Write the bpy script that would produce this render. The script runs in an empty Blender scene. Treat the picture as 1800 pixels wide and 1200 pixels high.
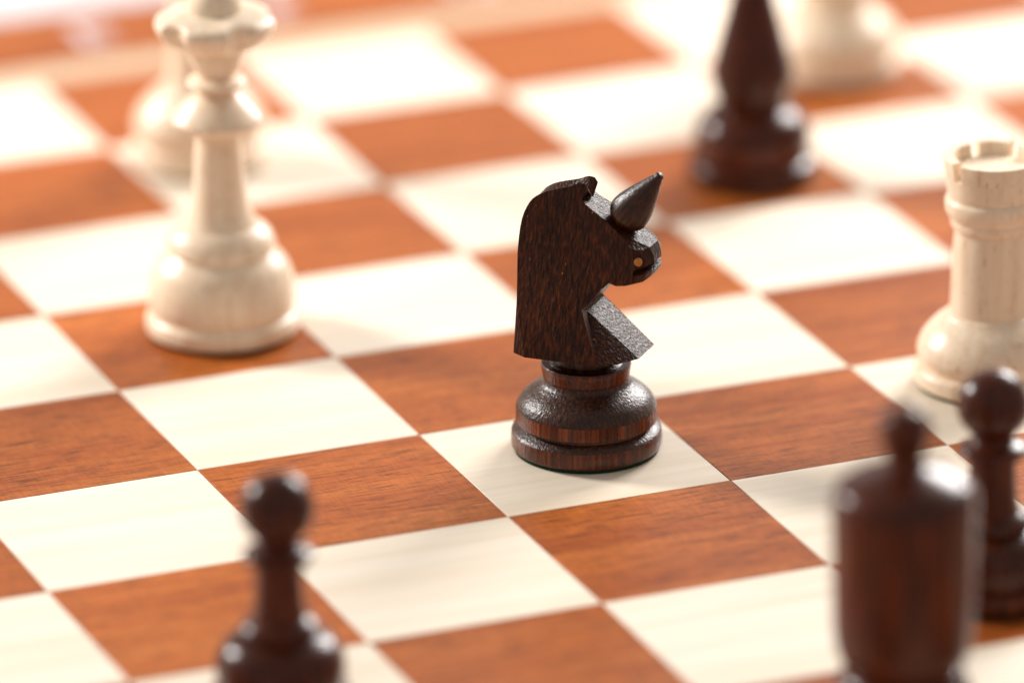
import bpy, bmesh, math, random
from mathutils import Vector, Matrix
random.seed(7)
S = 0.055                       # one board square in metres
scene = bpy.context.scene
COL = scene.collection

# ------------------------------------------------------------------ camera
yaw, pitch, roll = 0.381194783, 0.363914964, -0.0112723173
f = Vector((math.sin(yaw)*math.cos(pitch), math.cos(yaw)*math.cos(pitch), -math.sin(pitch)))
r0 = Vector((math.cos(yaw), -math.sin(yaw), 0)); u0 = r0.cross(f)
cr, sr = math.cos(roll), math.sin(roll)
rv = cr*r0 + sr*u0; uv = -sr*r0 + cr*u0
cam_d = bpy.data.cameras.new("camera"); cam = bpy.data.objects.new("camera", cam_d); COL.objects.link(cam)
M = Matrix.Identity(4)
for k in range(3):
    M[k][0], M[k][1], M[k][2] = rv[k], uv[k], -f[k]
M.translation = Vector((-10.6783575, -27.7054271, 11.7253845))*S
cam.matrix_world = M
cam_d.sensor_width = 36.0
cam_d.lens = 13238.8971/1800*36
cam_d.clip_start = 0.05; cam_d.clip_end = 50
cam_d.dof.use_dof = True
focus = Vector((0.62, -0.62, 0.55))*S
cam_d.dof.focus_distance = (focus - M.translation).dot(f)
cam_d.dof.aperture_fstop = 4.6
scene.camera = cam

# ------------------------------------------------------------------ studio light
w = bpy.data.worlds.new("World"); scene.world = w; w.use_nodes = True
bg = w.node_tree.nodes["Background"]
bg.inputs[0].default_value = (1.0, 0.955, 0.90, 1); bg.inputs[1].default_value = 0.41

def area(name, az, el, dist, sx, sy, power, col, target=(0.6, -0.2, 0.3)):
    """softbox: az = degrees right of the camera's viewing direction, el = elevation"""
    fh = Vector((math.sin(yaw), math.cos(yaw), 0)); rh = Vector((math.cos(yaw), -math.sin(yaw), 0))
    a, e = math.radians(az), math.radians(el)
    d = (fh*math.cos(a) + rh*math.sin(a))*math.cos(e) + Vector((0, 0, math.sin(e)))
    t = Vector(target)*S
    L = bpy.data.lights.new(name, 'AREA'); L.shape = 'RECTANGLE'; L.size = sx; L.size_y = sy
    L.energy = power; L.color = col
    o = bpy.data.objects.new(name, L); COL.objects.link(o)
    o.location = t + d*dist
    o.rotation_euler = (-d).to_track_quat('-Z', 'Y').to_euler()
    return o
area("softbox_left", -64, 28, 1.60, 0.34, 0.34, 33.0, (1.0, 0.975, 0.94), (0.4, 0.6, 0.3))
area("softbox_right", 34, 29, 1.10, 0.44, 0.44, 18.0, (1.0, 0.975, 0.95), (1.2, 1.0, 0.3))
area("backdrop_panel", 2, 26, 1.8, 1.6, 0.9, 2.5, (1.0, 0.98, 0.96))

scene.view_settings.view_transform = 'Standard'
scene.view_settings.look = 'None'
scene.view_settings.exposure = 0.07
scene.view_settings.gamma = 1.0
scene.render.engine = 'CYCLES'
scene.cycles.use_denoising = True
scene.cycles.max_bounces = 8

# ------------------------------------------------------------------ materials
def nodes(name):
    m = bpy.data.materials.new(name); m.use_nodes = True
    nt = m.node_tree; b = nt.nodes["Principled BSDF"]
    return m, nt, b
def N(nt, t, **kw):
    n = nt.nodes.new(t)
    for k, v in kw.items(): setattr(n, k, v)
    return n
def coords(nt, scale, rand=True, rot=(0, 0, 0)):
    tc = N(nt, 'ShaderNodeTexCoord'); src = tc.outputs['Object']
    if rand:
        oi = N(nt, 'ShaderNodeObjectInfo'); mul = N(nt, 'ShaderNodeVectorMath', operation='SCALE')
        mul.inputs[0].default_value = (3.1, 7.7, 5.3); nt.links.new(oi.outputs['Random'], mul.inputs['Scale'])
        add = N(nt, 'ShaderNodeVectorMath', operation='ADD')
        nt.links.new(src, add.inputs[0]); nt.links.new(mul.outputs[0], add.inputs[1]); src = add.outputs[0]
    mp = N(nt, 'ShaderNodeMapping'); mp.inputs['Scale'].default_value = scale; mp.inputs['Rotation'].default_value = rot
    nt.links.new(src, mp.inputs[0])
    return mp.outputs[0]
def noise(nt, vec, scale=1.0, detail=3.0, rough=0.55, dist=0.0):
    n = N(nt, 'ShaderNodeTexNoise'); n.inputs['Scale'].default_value = scale; n.inputs['Detail'].default_value = detail
    n.inputs['Roughness'].default_value = rough; n.inputs['Distortion'].default_value = dist
    nt.links.new(vec, n.inputs['Vector']); return n.outputs['Fac']
def ramp(nt, fac, stops, interp='LINEAR'):
    c = N(nt, 'ShaderNodeValToRGB'); c.color_ramp.interpolation = interp
    el = c.color_ramp.elements
    while len(el) < len(stops): el.new(0.5)
    for e, (p, col) in zip(el, stops):
        e.position = p; e.color = (*col, 1) if len(col) == 3 else col
    nt.links.new(fac, c.inputs[0]); return c.outputs[0]
def mix(nt, a, b, fac, mode='MIX'):
    m = N(nt, 'ShaderNodeMix', data_type='RGBA', blend_type=mode)
    if isinstance(fac, (int, float)): m.inputs[0].default_value = fac
    else: nt.links.new(fac, m.inputs[0])
    for s, v in ((6, a), (7, b)):
        if isinstance(v, tuple): m.inputs[s].default_value = (*v, 1)
        else: nt.links.new(v, m.inputs[s])
    return m.outputs[2]
def bump(nt, b, h, strength, dist):
    n = N(nt, 'ShaderNodeBump'); n.inputs['Strength'].default_value = strength; n.inputs['Distance'].default_value = dist
    nt.links.new(h, n.inputs['Height']); nt.links.new(n.outputs[0], b.inputs['Normal'])
def grey(v): return (v, v, v)

def mahogany(name, base=1.0):
    m, nt, b = nodes(name)
    broad = noise(nt, coords(nt, (9, 110, 60)), 1, 4, 0.6, 0.6)
    c = ramp(nt, broad, [(0.25, (0.30*base, 0.061*base, 0.0105*base)), (0.5, (0.425*base, 0.108*base, 0.0185*base)), (0.75, (0.50*base, 0.146*base, 0.029*base))])
    pores = noise(nt, coords(nt, (120, 2900, 800)), 1, 3, 0.6)
    pm = ramp(nt, pores, [(0.36, grey(0.22)), (0.48, grey(1.0)), (0.66, grey(1.0)), (0.8, grey(1.22))])
    c = mix(nt, c, pm, 0.95, 'MULTIPLY')
    fid = noise(nt, coords(nt, (1500, 240, 300), rot=(0, 0, 0.5)), 1, 2, 0.5)
    fm = ramp(nt, fid, [(0.35, grey(0.80)), (0.65, grey(1.16))])
    c = mix(nt, c, fm, 0.55, 'MULTIPLY')
    oi = N(nt, 'ShaderNodeObjectInfo')
    tone = ramp(nt, oi.outputs['Random'], [(0.0, (0.80, 0.77, 0.74)), (1.0, (1.13, 1.15, 1.17))])
    c = mix(nt, c, tone, 1.0, 'MULTIPLY')
    nt.links.new(c, b.inputs['Base Color'])
    b.inputs['Roughness'].default_value = 0.42
    b.inputs['Specular IOR Level'].default_value = 0.14
    bump(nt, b, pores, 0.12, 0.0002)
    return m
def maple(name, col=(0.825, 0.715, 0.59), rough=0.42, spec=0.22):
    m, nt, b = nodes(name)
    broad = noise(nt, coords(nt, (6, 120, 60)), 1, 4, 0.6, 0.4)
    k = col
    c = ramp(nt, broad, [(0.25, (k[0]*0.90, k[1]*0.865, k[2]*0.80)), (0.55, k), (0.8, (min(k[0]*1.04, 0.85), k[1]*1.05, k[2]*1.08))])
    fine = noise(nt, coords(nt, (60, 1500, 500)), 1, 2, 0.6)
    c = mix(nt, c, ramp(nt, fine, [(0.28, grey(0.90)), (0.5, grey(1.0)), (1.0, grey(1.02))]), 0.6, 'MULTIPLY')
    oi = N(nt, 'ShaderNodeObjectInfo')
    c = mix(nt, c, ramp(nt, oi.outputs['Random'], [(0.0, (0.95, 0.94, 0.92)), (1.0, (1.02, 1.02, 1.02))]), 1.0, 'MULTIPLY')
    nt.links.new(c, b.inputs['Base Color'])
    b.inputs['Roughness'].default_value = rough; b.inputs['Specular IOR Level'].default_value = spec
    bump(nt, b, fine, 0.06, 0.0002)
    return m
def dark_stain(name, r0=0.20, r1=0.30, bs=0.18, bd=0.0002, red=1.1, spec=0.5, lum=1.0):
    m, nt, b = nodes(name)
    grain = noise(nt, coords(nt, (1350, 1350, 42)), 1, 3, 0.62)
    c = ramp(nt, grain, [(0.30, (0.016*red*lum, 0.0050*lum, 0.0034*lum)), (0.50, (0.060*red*lum, 0.0130*lum, 0.0040*lum)), (0.68, (0.135*red*lum, 0.031*lum, 0.006*lum)), (0.82, (0.22*red*lum, 0.065*lum, 0.012*lum))])
    patch = noise(nt, coords(nt, (70, 70, 40)), 1, 4, 0.6)
    c = mix(nt, c, ramp(nt, patch, [(0.35, grey(0.62)), (0.65, grey(1.15))]), 0.8, 'MULTIPLY')
    # bare flecks where the stain is rubbed through
    fl = noise(nt, coords(nt, (1300, 1300, 420)), 1, 1, 0.5)
    c = mix(nt, c, (0.33, 0.14, 0.045), ramp(nt, fl, [(0.765, grey(0)), (0.80, grey(0.8))]))
    nt.links.new(c, b.inputs['Base Color'])
    rg = noise(nt, coords(nt, (900, 900, 200)), 1, 2, 0.6)
    nt.links.new(ramp(nt, rg, [(0.3, grey(r0)), (0.7, grey(r1))]), b.inputs['Roughness'])
    b.inputs['Specular IOR Level'].default_value = 0.5
    h = noise(nt, coords(nt, (1500, 1500, 120)), 1, 2, 0.6)
    h2 = noise(nt, coords(nt, (1500, 1500, 1100)), 1, 1, 0.5)
    hs = N(nt, 'ShaderNodeMath', operation='ADD'); nt.links.new(h, hs.inputs[0]); nt.links.new(h2, hs.inputs[1])
    hs.operation = 'MULTIPLY_ADD'; hs.inputs[1].default_value = 0.45
    nt.links.new(h2, hs.inputs[0]); nt.links.new(h, hs.inputs[2]); nt.links.remove(hs.inputs[1].links[0])
    b.inputs['Specular IOR Level'].default_value = spec
    bump(nt, b, hs.outputs[0], bs, bd)
    return m
def beech(name):
    m, nt, b = nodes(name)
    g = noise(nt, coords(nt, (420, 420, 28)), 1, 3, 0.55, 0.4)
    c = ramp(nt, g, [(0.28, (0.79, 0.59, 0.41)), (0.5, (0.88, 0.70, 0.515)), (0.75, (0.90, 0.76, 0.59))])
    fl = noise(nt, coords(nt, (2000, 2000, 170)), 1, 1, 0.5)
    c = mix(nt, c, (0.36, 0.17, 0.07), ramp(nt, fl, [(0.665, grey(0)), (0.74, grey(0.7))]))
    nt.links.new(c, b.inputs['Base Color'])
    b.inputs['Roughness'].default_value = 0.33; b.inputs['Specular IOR Level'].default_value = 0.36
    b.inputs['Subsurface Weight'].default_value = 0.12
    b.inputs['Subsurface Radius'].default_value = (1.0, 0.55, 0.3); b.inputs['Subsurface Scale'].default_value = 0.0015
    bump(nt, b, g, 0.08, 0.0003)
    return m
def plain(name, col, rough=0.6, spec=0.3, nsc=800, amt=0.12):
    m, nt, b = nodes(name)
    n = noise(nt, coords(nt, (nsc, nsc, nsc)), 1, 3)
    c = ramp(nt, n, [(0.3, tuple(x*(1-amt) for x in col)), (0.7, tuple(min(x*(1+amt), 0.95) for x in col))])
    nt.links.new(c, b.inputs['Base Color']); b.inputs['Roughness'].default_value = rough
    b.inputs['Specular IOR Level'].default_value = spec
    return m
M_DARK = mahogany("mahogany_veneer"); M_LIGHT = maple("maple_veneer")
M_RAIL = mahogany("mahogany_rail", 0.85); M_INLAY = maple("inlay_maple", (0.60, 0.43, 0.29))
M_BLACK = dark_stain("dark_stained_wood", lum=0.85, red=1.2, spec=0.26); M_BAND = dark_stain("reddish_stained_wood", 0.28, 0.40, 0.15, 0.0002, 1.15, 0.22, 1.35); M_KNIGHT = dark_stain("coarse_stained_wood", 0.27, 0.42, 0.50, 0.00030, 0.85, 0.36, 0.75); M_HEAD = dark_stain("carved_stained_wood", 0.34, 0.48, 0.75, 0.00034, 0.92, 0.15, 0.72); M_FOOT = dark_stain("rubbed_stained_wood", 0.24, 0.36, 0.45, 0.00030, 1.10, 0.4, 1.35); M_WHITE = beech("pale_beech_wood")
M_FELT = plain("green_felt", (0.012, 0.035, 0.018), 0.95, 0.05, 4000, 0.4)
M_TABLE = plain("white_table", (0.50, 0.50, 0.51), 0.6, 0.2, 60, 0.02)
M_AMBER = plain("bare_amber_wood", (0.46, 0.17, 0.022), 0.3, 0.5, 900, 0.25)
M_PRINT = plain("pale_print", (0.58, 0.55, 0.57), 0.5, 0.3, 900, 0.03)
M_CORE = plain("board_core", (0.20, 0.085, 0.035), 0.6, 0.2, 300, 0.2)

# ------------------------------------------------------------------ mesh helpers
def link(name, me, mat, parent=None, angle=32, smooth=True):
    o = bpy.data.objects.new(name, me); COL.objects.link(o)
    if mat and not me.materials: me.materials.append(mat)
    if smooth:
        me.shade_smooth(); me.set_sharp_from_angle(angle=math.radians(angle))
    if parent: o.parent = parent
    return o
def mesh(name, vs, fs):
    me = bpy.data.meshes.new(name)
    me.from_pydata([tuple(c*S for c in v) for v in vs], [], fs); me.validate(); me.update()
    bm = bmesh.new(); bm.from_mesh(me); bmesh.ops.recalc_face_normals(bm, faces=bm.faces); bm.to_mesh(me); bm.free()
    return me
def box(x0, x1, y0, y1, z0, z1, bev=0.0):
    bm = bmesh.new()
    vs = [bm.verts.new((x*S, y*S, z*S)) for z in (z0, z1) for (x, y) in ((x0, y0), (x1, y0), (x1, y1), (x0, y1))]
    for q in ((3, 2, 1, 0), (4, 5, 6, 7), (0, 1, 5, 4), (1, 2, 6, 5), (2, 3, 7, 6), (3, 0, 4, 7)): bm.faces.new([vs[k] for k in q])
    if bev:
        top = [e for e in bm.edges if all(v.co.z > (z1-1e-6)*S for v in e.verts)]
        bmesh.ops.bevel(bm, geom=top, offset=bev*S, segments=1, affect='EDGES')
    me = bpy.data.meshes.new("box"); bm.to_mesh(me); bm.free(); return me
def catmull(pts, sub=6, lo=0.0):
    """pts: (r, h) or (r, h, 'c') for a corner"""
    out = []
    n = len(pts)
    for k in range(n-1):
        p1, p2 = pts[k], pts[k+1]
        p0 = pts[k-1] if k > 0 and len(p1) < 3 else p1
        p3 = pts[k+2] if k+2 < n and len(p2) < 3 else p2
        straight = len(p1) == 3 and len(p2) == 3
        m = 1 if straight else sub
        for s in range(m):
            t = s/m
            def cr_(a): 
                return 0.5*((2*p1[a]) + (-p0[a]+p2[a])*t + (2*p0[a]-5*p1[a]+4*p2[a]-p3[a])*t*t + (-p0[a]+3*p1[a]-3*p2[a]+p3[a])*t**3)
            out.append((max(cr_(0), lo), cr_(1)) if not straight else (p1[0], p1[1]))
    out.append((pts[-1][0], pts[-1][1]))
    return out
def lathe(name, pts, mat, parent, seg=72, rfun=None, angle=32, sub=6, cap0=False, cap1=False):
    pr = catmull(pts, sub); vs, fs, rings = [], [], []
    for (r, h) in pr:
        if r < 1e-4:
            rings.append([len(vs)]*seg); vs.append((0, 0, h))
        else:
            base = len(vs)
            for k in range(seg):
                a = 2*math.pi*k/seg; rr = rfun(r, h, a) if rfun else r
                vs.append((rr*math.cos(a), rr*math.sin(a), h))
            rings.append(list(range(base, base+seg)))
    for A, B in zip(rings, rings[1:]):
        for k in range(seg):
            l = (k+1) % seg
            q = []
            for v in (A[k], A[l], B[l], B[k]):
                if v not in q: q.append(v)
            if len(q) > 2: fs.append(q)
    if cap0: fs.append(rings[0][::-1])
    if cap1: fs.append(rings[-1])
    return link(name, mesh(name, vs, fs), mat, parent, angle)
def thing(name, label, cat, i, j, z=0.0, rotz=0.0, group=None):
    o = bpy.data.objects.new(name, None); COL.objects.link(o); o.empty_display_size = 0.01
    o.location = (i*S, -j*S, z*S); o.rotation_euler = (0, 0, rotz)
    o['label'] = label; o['category'] = cat
    if group: o['group'] = group
    return o

# ------------------------------------------------------------------ table and board
ROW0, ROW1, C0, C1 = -5, 5, -4, 6          # ten by ten squares; j grows towards the camera
TZ = -0.42
tb = link("tabletop", box(-60, 60, -60, 60, TZ-0.5, TZ), M_TABLE, smooth=False)
tb['kind'] = 'structure'; tb['label'] = 'white table surface under the chessboard'
board = thing("chess_board", "brown and cream wooden chessboard with pale inlay line and mahogany rim", "chessboard", 0, 0)
gap = 0.0012
sq_d = box(-0.5+gap, 0.5-gap, -0.5+gap, 0.5-gap, -0.05, 0.0, 0.0018); sq_d.materials.append(M_DARK)
sq_l = box(-0.5+gap, 0.5-gap, -0.5+gap, 0.5-gap, -0.05, 0.0, 0.0018); sq_l.materials.append(M_LIGHT)
for j in range(ROW0, ROW1):
    for i in range(C0, C1):
        dark = (i + j) % 2 == 1
        o = bpy.data.objects.new("dark_square" if dark else "light_square", sq_d if dark else sq_l)
        COL.objects.link(o); o.parent = board
        o.location = ((i+0.5)*S, -(j+0.5)*S, random.uniform(-0.0012, 0.0)*S)
core = link("core_panel", box(C0-0.9, C1+0.9, -ROW1-0.9, -ROW0+0.9, TZ, -0.052), M_CORE, board, smooth=False)
def strip(name, a, b, mat, z0, z1, bev):
    """mitred frame of four strips between inset a and outset b round the playing field"""
    x0, x1, y0, y1 = C0, C1, -ROW1, -ROW0
    q = [[(x0-a, y1+a), (x1+a, y1+a), (x1+b, y1+b), (x0-b, y1+b)], [(x0-a, y0-a), (x0-b, y0-b), (x1+b, y0-b), (x1+a, y0-a)],
         [(x0-a, y0-a), (x0-a, y1+a), (x0-b, y1+b), (x0-b, y0-b)], [(x1+a, y0-a), (x1+b, y0-b), (x1+b, y1+b), (x1+a, y1+a)]]
    for k, c in enumerate(q):
        cx = sum(p[0] for p in c)/4; cy = sum(p[1] for p in c)/4
        turn = k > 1
        L = [((p[0]-cx), (p[1]-cy)) for p in c]
        if turn: L = [(y, -x) for (x, y) in L]
        bm = bmesh.new(); V = [bm.verts.new((x*S, y*S, z*S)) for z in (z0, z1) for (x, y) in L]
        bm.faces.new(V[:4]); bm.faces.new(V[4:])
        for t in range(4): bm.faces.new([V[t], V[(t+1) % 4], V[4+(t+1) % 4], V[4+t]])
        bmesh.ops.recalc_face_normals(bm, faces=bm.faces)
        top = [e for e in bm.edges if all(v.co.z > (z1-1e-6)*S for v in e.verts)]
        bmesh.ops.bevel(bm, geom=top, offset=bev*S, segments=2 if bev > .01 else 1, affect='EDGES')
        me = bpy.data.meshes.new(name); bm.to_mesh(me); bm.free(); me.materials.append(mat)
        o = bpy.data.objects.new(name, me); COL.objects.link(o); o.parent = board
        o.location = (cx*S, cy*S, 0); o.rotation_euler = (0, 0, math.pi/2 if turn else 0)
strip("inlay_strip", 0.004, 0.262, M_INLAY, -0.05, -0.0005, 0.004)
strip("border_rail", 0.266, 1.01, M_RAIL, TZ+0.01, 0.0, 0.02)
dg = None
for k, ch in enumerate("ABCDEFGHIJ"):
    cu = bpy.data.curves.new("letter", 'FONT'); cu.body = ch; cu.size = 0.40*S; cu.align_x = 'CENTER'; cu.align_y = 'CENTER'
    cu.extrude = 0.0008*S; cu.offset = 0.006*S
    tmp = bpy.data.objects.new("letter_curve", cu); COL.objects.link(tmp)
    me = bpy.data.meshes.new_from_object(tmp.evaluated_get(bpy.context.evaluated_depsgraph_get()))
    bpy.data.objects.remove(tmp); bpy.data.curves.remove(cu)
    me.materials.clear(); me.materials.append(M_PRINT)
    o = bpy.data.objects.new("letter", me); COL.objects.link(o); o.parent = board
    o.location = ((C0+k+0.5-0.03)*S, (-ROW0+0.60)*S, 0.0012*S)

# ------------------------------------------------------------------ turned pieces
def felt(t, r): lathe("felt_pad", [(0, 0.001, 'c'), (r, 0.001, 'c'), (r, 0.014, 'c')], M_FELT, t, 64)
def base_profile(R, kind):
    pass

def rook(label, i, j, rot, group=None, gaps=(34.2, 93.2, 197.2, 295.2)):
    t = thing("chess_rook", label, "chess piece", i, j, 0, rot, group); m = M_WHITE
    felt(t, 0.318)
    lathe("base", [(0.318, 0.014, 'c'), (0.333, 0.026), (0.333, 0.075), (0.318, 0.094, 'c'), (0.300, 0.100, 'c')], m, t)
    lathe("foot_bulge", [(0.300, 0.100, 'c'), (0.317, 0.135), (0.321, 0.165), (0.304, 0.212), (0.262, 0.266), (0.215, 0.305), (0.200, 0.318, 'c'), (0.196, 0.326, 'c'), (0.182, 0.334, 'c')], m, t)
    lathe("column", [(0.182, 0.334, 'c'), (0.178, 0.42), (0.174, 0.55), (0.169, 0.64), (0.163, 0.705, 'c')], m, t)
    lathe("collar", [(0.163, 0.705, 'c'), (0.176, 0.715), (0.183, 0.74), (0.180, 0.757, 'c'), (0.190, 0.765), (0.205, 0.80), (0.206, 0.838), (0.192, 0.856, 'c')], m, t)
    lathe("turret", [(0.192, 0.856, 'c'), (0.198, 0.88), (0.207, 0.955, 'c'), (0.152, 0.955, 'c'), (0.150, 0.980, 'c'), (0.0, 0.982, 'c')], m, t)
    for k, g in enumerate(gaps):
        g2 = gaps[(k+1) % len(gaps)]; g2 += 360 if g2 < g else 0
        a0 = math.radians(g + 6.5); a1 = math.radians(g2 - 6.5); n = 16
        vs, fs = [], []
        for s in range(n+1):
            a = a0 + (a1-a0)*s/n
            for (rr, z) in ((0.207, 0.955), (0.2195, 1.025), (0.216, 1.034), (0.172, 1.034), (0.168, 1.029), (0.157, 0.955)):
                vs.append((rr*math.cos(a), rr*math.sin(a), z))
        for s in range(n):
            for q in range(6):
                fs.append((s*6+q, s*6+(q+1) % 6, (s+1)*6+(q+1) % 6, (s+1)*6+q))
        fs.append(tuple(range(6))); fs.append(tuple(n*6+q for q in range(5, -1, -1)))
        link("merlon", mesh("merlon", vs, fs), m, t, 40)
    return t

# pale queen
def queen(label, i, j, rot):
    t = thing("chess_queen", label, "chess piece", i, j, 0, rot); m = M_WHITE
    felt(t, 0.322)
    lathe("base", [(0.322, 0.014, 'c'), (0.337, 0.028), (0.336, 0.078), (0.322, 0.098, 'c'), (0.312, 0.104, 'c')], m, t)
    lathe("foot_bulge", [(0.312, 0.104, 'c'), (0.324, 0.15), (0.325, 0.20), (0.318, 0.25), (0.292, 0.318), (0.25, 0.366), (0.232, 0.385, 'c')], m, t)
    lathe("bead", [(0.232, 0.385, 'c'), (0.241, 0.40), (0.238, 0.425), (0.222, 0.46), (0.190, 0.492), (0.166, 0.505, 'c')], m, t)
    lathe("column", [(0.166, 0.505, 'c'), (0.143, 0.55), (0.127, 0.60), (0.114, 0.70), (0.107, 0.82), (0.098, 0.90), (0.101, 0.925, 'c')], m, t)
    lathe("collar", [(0.101, 0.925, 'c'), (0.180, 0.962), (0.202, 0.980), (0.201, 0.998), (0.165, 1.040), (0.113, 1.09), (0.082, 1.11), (0.080, 1.125, 'c')], m, t)
    lathe("ring", [(0.080, 1.125, 'c'), (0.118, 1.136), (0.130, 1.152), (0.118, 1.168), (0.080, 1.182, 'c')], m, t)
    lathe("cup", [(0.080, 1.182, 'c'), (0.104, 1.23), (0.124, 1.285), (0.128, 1.30, 'c'), (0.146, 1.312, 'c')], m, t)
    def scallop(r, h, a):
        k = max(0.0, min(1.0, (h-1.318)/0.05)) * max(0.0, min(1.0, (1.472-h)/0.035))
        return r*(1 - 0.19*k*max(0.0, -math.cos(5*a)-0.15)**0.9)      # five hollows cut under the rim
    lathe("crown", [(0.146, 1.312, 'c'), (0.172, 1.325), (0.225, 1.355), (0.258, 1.40), (0.263, 1.428), (0.249, 1.452), (0.205, 1.470, 'c'), (0.122, 1.482, 'c')], m, t, 160, scallop, 40)
    lathe("dome", [(0.122, 1.482, 'c'), (0.118, 1.52), (0.100, 1.565), (0.07, 1.595), (0.05, 1.605, 'c')], m, t)
    lathe("ball", [(0.05, 1.605, 'c'), (0.072, 1.63), (0.08, 1.67), (0.06, 1.715), (0.0, 1.738)], m, t)
    return t

def pawn(label, i, j, group, rot=0.0):
    t = thing("chess_pawn", label, "chess piece", i, j, 0, rot, group); m = M_BLACK
    felt(t, 0.255)
    lathe("base", [(0.255, 0.014, 'c'), (0.268, 0.026), (0.268, 0.075), (0.254, 0.095, 'c'), (0.240, 0.104, 'c')], M_BAND, t)
    lathe("foot_bulge", [(0.240, 0.104, 'c'), (0.252, 0.118), (0.254, 0.19), (0.240, 0.235), (0.205, 0.280), (0.146, 0.308, 'c')], m, t)
    lathe("bead", [(0.146, 0.308, 'c'), (0.153, 0.318), (0.155, 0.335), (0.146, 0.352), (0.128, 0.366), (0.110, 0.378, 'c')], m, t)
    lathe("stem", [(0.110, 0.378, 'c'), (0.103, 0.41), (0.098, 0.46), (0.095, 0.53), (0.094, 0.57), (0.095, 0.605, 'c')], M_BAND, t)
    lathe("collar", [(0.095, 0.605, 'c'), (0.128, 0.615), (0.139, 0.632), (0.130, 0.652), (0.088, 0.672, 'c'), (0.080, 0.685, 'c')], m, t)
    lathe("ball", [(0.080, 0.685, 'c')] + [(0.147*math.sin(a), 0.826 - 0.147*math.cos(a)) for a in [math.radians(x) for x in (36, 60, 85, 110, 135, 160)]] + [(0.0, 0.973)], m, t)
    return t

def bishop(label, i, j, rot=0.0):
    t = thing("chess_bishop", label, "chess piece", i, j, 0, rot); m = M_BLACK
    felt(t, 0.284)
    lathe("base", [(0.284, 0.014, 'c'), (0.296, 0.026), (0.296, 0.085), (0.268, 0.108, 'c'), (0.250, 0.118, 'c')], m, t)
    lathe("foot_band", [(0.250, 0.118, 'c'), (0.270, 0.137, 'c'), (0.270, 0.205, 'c')], M_BAND, t)
    lathe("foot_bulge", [(0.270, 0.205, 'c'), (0.264, 0.245), (0.232, 0.30), (0.185, 0.335), (0.150, 0.348, 'c')], m, t)
    lathe("body", [(0.150, 0.348, 'c'), (0.157, 0.375), (0.175, 0.43), (0.192, 0.49, 'c'), (0.190, 0.53), (0.178, 0.58), (0.149, 0.69), (0.120, 0.80), (0.092, 0.91), (0.072, 0.985, 'c')], m, t)
    lathe("ball", [(0.072, 0.985, 'c'), (0.088, 1.0), (0.095, 1.04), (0.08, 1.09), (0.0, 1.125)], m, t)
    return t

def king(name, label, i, j, mat, rot=0.0):
    t = thing(name, label, "chess piece", i, j, 0, rot); m = mat
    felt(t, 0.272)
    lathe("base", [(0.272, 0.014, 'c'), (0.285, 0.026), (0.285, 0.085), (0.268, 0.108, 'c'), (0.256, 0.118, 'c')], m, t)
    lathe("foot_bulge", [(0.256, 0.118, 'c'), (0.268, 0.135, 'c'), (0.268, 0.19, 'c'), (0.257, 0.225), (0.235, 0.262), (0.205, 0.285, 'c')], m, t)
    lathe("barrel", [(0.205, 0.285, 'c'), (0.236, 0.318), (0.257, 0.365), (0.266, 0.42), (0.271, 0.52), (0.274, 0.72), (0.277, 0.90), (0.278, 0.965, 'c')], M_BAND, t)
    lathe("dome", [(0.278, 0.965, 'c'), (0.275, 0.995), (0.254, 1.03), (0.20, 1.065), (0.13, 1.09), (0.085, 1.105, 'c')], m, t)
    lathe("finial", [(0.085, 1.105, 'c'), (0.074, 1.13), (0.073, 1.17), (0.091, 1.21), (0.101, 1.26), (0.089, 1.31), (0.052, 1.342), (0.0, 1.352)], M_BAND, t)
    return t

# the hidden-top pale king behind the queen: rook-like foot, plain column, collar and finial above the frame
def pale_king(label, i, j, rot=0.0):
    t = thing("chess_king", label, "chess piece", i, j, 0, rot); m = M_WHITE
    felt(t, 0.30)
    lathe("base", [(0.300, 0.014, 'c'), (0.315, 0.026), (0.315, 0.085), (0.300, 0.106, 'c'), (0.290, 0.112, 'c')], m, t)
    lathe("foot_bulge", [(0.290, 0.112, 'c'), (0.304, 0.15), (0.305, 0.195), (0.292, 0.245), (0.245, 0.31), (0.185, 0.365), (0.158, 0.385, 'c')], m, t)
    lathe("column", [(0.158, 0.385, 'c'), (0.146, 0.42), (0.134, 0.52), (0.124, 0.70), (0.118, 0.90, 'c')], m, t)
    lathe("collar", [(0.118, 0.90, 'c'), (0.178, 0.92), (0.186, 0.94), (0.16, 0.97), (0.10, 1.0, 'c')], m, t)
    lathe("crown", [(0.10, 1.0, 'c'), (0.13, 1.06), (0.175, 1.22), (0.19, 1.30), (0.18, 1.33), (0.10, 1.37), (0.05, 1.385, 'c')], m, t)
    lathe("finial", [(0.05, 1.385, 'c'), (0.075, 1.41), (0.08, 1.44), (0.06, 1.48), (0.0, 1.50)], m, t)
    return t

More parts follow.
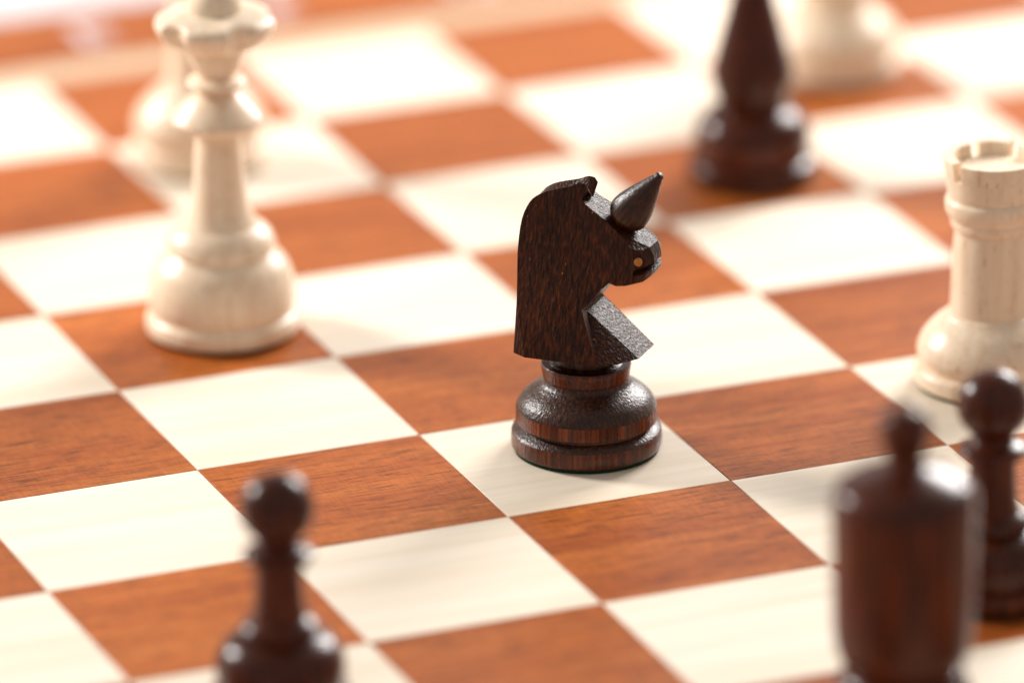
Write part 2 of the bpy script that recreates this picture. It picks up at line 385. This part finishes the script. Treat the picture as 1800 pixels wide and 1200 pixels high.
# ------------------------------------------------------------------ horned knight
def knight(i, j):
    t = thing("chess_knight", "dark stained knight with a horned horse head, alone on a cream square", "chess piece", i, j, 0, math.radians(-44.8))
    m = M_KNIGHT
    felt(t, 0.306)
    lathe("base", [(0.306, 0.014, 'c'), (0.316, 0.024), (0.319, 0.055), (0.3165, 0.088, 'c')], M_FOOT, t, 96)
    lathe("base_chamfer", [(0.3165, 0.088, 'c'), (0.308, 0.098), (0.280, 0.118, 'c'), (0.281, 0.127, 'c')], M_KNIGHT, t, 96)
    lathe("foot_band", [(0.281, 0.127, 'c'), (0.298, 0.136, 'c'), (0.2975, 0.194, 'c')], M_FOOT, t, 96)
    lathe("foot_bulge", [(0.2975, 0.194, 'c'), (0.293, 0.207), (0.274, 0.236), (0.245, 0.262), (0.213, 0.284), (0.190, 0.303), (0.180, 0.320, 'c')], M_KNIGHT, t, 96)
    lathe("neck_ring", [(0.180, 0.320, 'c'), (0.184, 0.335), (0.188, 0.365), (0.191, 0.382), (0.187, 0.391, 'c')], M_FOOT, t, 96)
    lathe("neck", [(0.187, 0.391, 'c'), (0.155, 0.388, 'c'), (0.140, 0.400, 'c'), (0.140, 0.470, 'c')], M_KNIGHT, t, 96)
    def wz(z): return 0.245 - 0.27*(z-0.467)
    back = [(-0.236, 0.700), (-0.247, 0.82), (-0.252, 0.918), (-0.246, 1.022), (-0.219, 1.093), (-0.184, 1.127), (-0.135, 1.151), (-0.050, 1.177), (-0.002, 1.197), (0.027, 1.194)]
    dense = catmull(back, 3, -9)
    KN = [f"K{k+1}" for k in range(len(dense))] + ["L1", "L2"]
    raw = dict(zip(KN, dense + [(0.038, 1.172), (0.013, 1.131)]))
    raw.update(G0=(0.037, 1.111), G1=(0.121, 1.064), G2=(0.190, 1.015), G3=(0.250, 0.962),
               C0=(0.239, 0.809), C1=(0.199, 0.804), C2=(0.168, 0.812), C3=(0.138, 0.783), C4=(0.096, 0.735), T=(0.058, 0.690))
    V = []; idx = {}
    def add(nm, u, w, z, far=None):
        idx[nm] = len(V); V.append((u, -w, z))
        idx[nm+"*"] = len(V); V.append((far[0], far[1], far[2] if len(far) > 2 else z) if far else (u, w, z))
    def mid(nm, u, z): idx[nm] = len(V); V.append((u, 0, z))
    far = dict(C3=(0.138, 0.112), C4=(0.096, 0.100), T=(0.040, 0.096, 0.662))
    for nm, (u, z) in raw.items(): add(nm, u, wz(z), z, far.get(nm))
    add("K0", -0.236, 0.224, 0.474); add("BF", -0.178, 0.243, 0.467); add("R", 0.145, 0.243, 0.470, (0.268, 0.096, 0.468))
    add("CC", 0.215, 0.180, 0.467, (0.2715, 0.090)); add("C", 0.273, 0.085, 0.467); add("S", 0.046, 0.095, 0.655)
    # muzzle: rows from nose top to chin, columns E (side edge), P (cheek), Q (tip)
    rows = [(0.947, 0.252, 0.0, 0.962), (0.915, 0.266, 0.0, 0.920), (0.877, 0.270, 0.0, 0.877), (0.860, 0.271, -0.055, 0.864), (0.844, 0.270, 0.0, 0.853), (0.812, 0.262, 0.0, 0.819)]
    for k, (z, u, dent, ze) in enumerate(rows):
        if k: add(f"E{k}", u, wz(ze), ze)
        sh = -0.010 if k == 5 else 0.0
        add(f"D{k}", u+0.012+dent*0.8, 0.8*wz(ze)+0.2*0.088, ze+0.2*(z-ze))
        add(f"P{k}", u+0.036+dent*0.8+sh*0.3, 0.092, z+(0.0, 0.002, 0.005, 0.005, 0.005, 0.002)[k])
        add(f"Q{k}", u+0.057+dent+sh, 0.042, z+(0.006, 0.004, 0.012, 0.012, 0.012, 0.010)[k])
    idx["E0"] = idx["G3"]; idx["E0*"] = idx["G3*"]
    mane = [n for n in KN if raw[n][1] > 1.06]
    for n in mane:
        u, z = raw[n]
        d = 0.0 if n in (mane[0], "L2") else (0.048 if n == "L1" else 0.066*max(0.0, min(1.0, (u+0.235)/0.20)))
        mid("m"+n, u, z-d)
    mid("KB", -0.286, 0.467)
    F = []
    def star(s): return s[:-1] if s.endswith("*") else s+"*"
    def face(*n):
        q = []
        for x in n:
            if idx[x] not in q: q.append(idx[x])
        F.append(tuple(q))
    def both(*n):
        face(*n)
        face(*[x if (x.startswith("m") or x == "KB") else star(x) for x in n][::-1])
    # split the flank so the cheek and muzzle stay clean
    both(*KN, "G0", "C4", "T", "R", "BF")
    both("G0", "G1", "G2", "G3", "E1", "E2", "E3", "E4", "E5", "C0", "C1", "C2", "C3", "C4")
    both("K0", "K1", "BF"); both("T", "S", "C", "CC", "R")
    low = KN[:KN.index(mane[0])+1]
    for a, b in zip(low, low[1:]): face(a, b, b+"*", a+"*")
    face("K0", "KB", "K0*", "K1*", "K1")
    for a, b in zip(mane, mane[1:]): both(a, b, "m"+b, "m"+a)
    for a, b in (("L2", "G0"), ("G0", "G1"), ("G1", "G2"), ("C0", "C1"), ("C1", "C2"), ("C2", "C3"), ("C3", "C4"), ("C4", "T"), ("T", "S"), ("S", "C")):
        face(a, b, b+"*", a+"*")
    face("G2", "E0", "D0", "P0", "Q0", "Q0*", "P0*", "D0*", "E0*", "G2*")
    for k in range(5):
        both(f"E{k}", f"D{k}", f"D{k+1}", f"E{k+1}"); both(f"D{k}", f"P{k}", f"P{k+1}", f"D{k+1}"); both(f"P{k}", f"Q{k}", f"Q{k+1}", f"P{k+1}")
        face(f"Q{k}", f"Q{k}*", f"Q{k+1}*", f"Q{k+1}")
    face("C0", "E5", "D5", "P5", "Q5", "Q5*", "P5*", "D5*", "E5*", "C0*")
    face("K0", "BF", "R", "CC", "C", "C*", "CC*", "R*", "BF*", "K0*", "KB")
    me = mesh("head", V, F)
    bm = bmesh.new(); bm.from_mesh(me)
    bmesh.ops.triangulate(bm, faces=[fc for fc in bm.faces if len(fc.verts) > 4])
    bmesh.ops.dissolve_limit(bm, angle_limit=math.radians(1.5), verts=bm.verts, edges=bm.edges)
    bmesh.ops.recalc_face_normals(bm, faces=bm.faces); bm.to_mesh(me); bm.free()
    head = link("head", me, M_HEAD, t, 20)
    bv = head.modifiers.new("edge", 'BEVEL'); bv.width = 0.0075*S; bv.segments = 3; bv.limit_method = 'ANGLE'; bv.angle_limit = math.radians(17)
    bv.harden_normals = False
    # horn: turned peg set into the forehead
    horn = lathe("horn", [(0.0, -0.040), (0.048, -0.030), (0.080, 0.005), (0.087, 0.036), (0.080, 0.080), (0.063, 0.135), (0.045, 0.184), (0.029, 0.226), (0.0205, 0.246), (0.0195, 0.255), (0.013, 0.264), (0.0, 0.267)], m, t, 48)
    a = Vector((0.182, 0, 1.052))*S; b = Vector((0.345, 0, 1.268))*S
    horn.location = a; horn.rotation_euler = (b-a).to_track_quat('Z', 'Y').to_euler()
    for sgn in (-1, 1):
        n = lathe("nostril", [(0.0, 0.007), (0.012, 0.005), (0.019, -0.002), (0.020, -0.012, 'c')], M_AMBER, t, 24)
        n.location = Vector((0.283, sgn*0.1150, 0.905))*S
        n.rotation_euler = Vector((0.52, sgn*0.85, 0)).to_track_quat('Z', 'Y').to_euler()
    return t

knight(0.593, 0.416)
queen("pale wooden queen with a scalloped crown standing on a brown square at left", -0.337, -1.510, math.radians(241))
rook("pale wooden rook with a crenellated top, cut by the right edge, behind the dark pawn", 2.484, 0.404, 0.0, "pale rooks")
rook("blurred pale piece just behind the dark teardrop-bodied bishop, its top out of the picture", 3.573, -3.640, 0.3, "pale rooks")
pale_king("blurred pale piece almost hidden behind the scalloped queen", 0.334, -3.655)
bishop("blurred dark bishop with a teardrop body, standing beyond the knight's horn", 2.600, -2.410)
pawn("dark pawn with a round head beside the pale rook, at the right edge", 1.456, 2.562, "dark pawns")
pawn("blurred dark pawn standing apart at lower left, cut by the lower edge", -1.537, 2.448, "dark pawns", 1.0)
king("chess_king", "large blurred dark piece with barrel body, domed top and small round finial", 0.557, 3.659, M_BLACK)
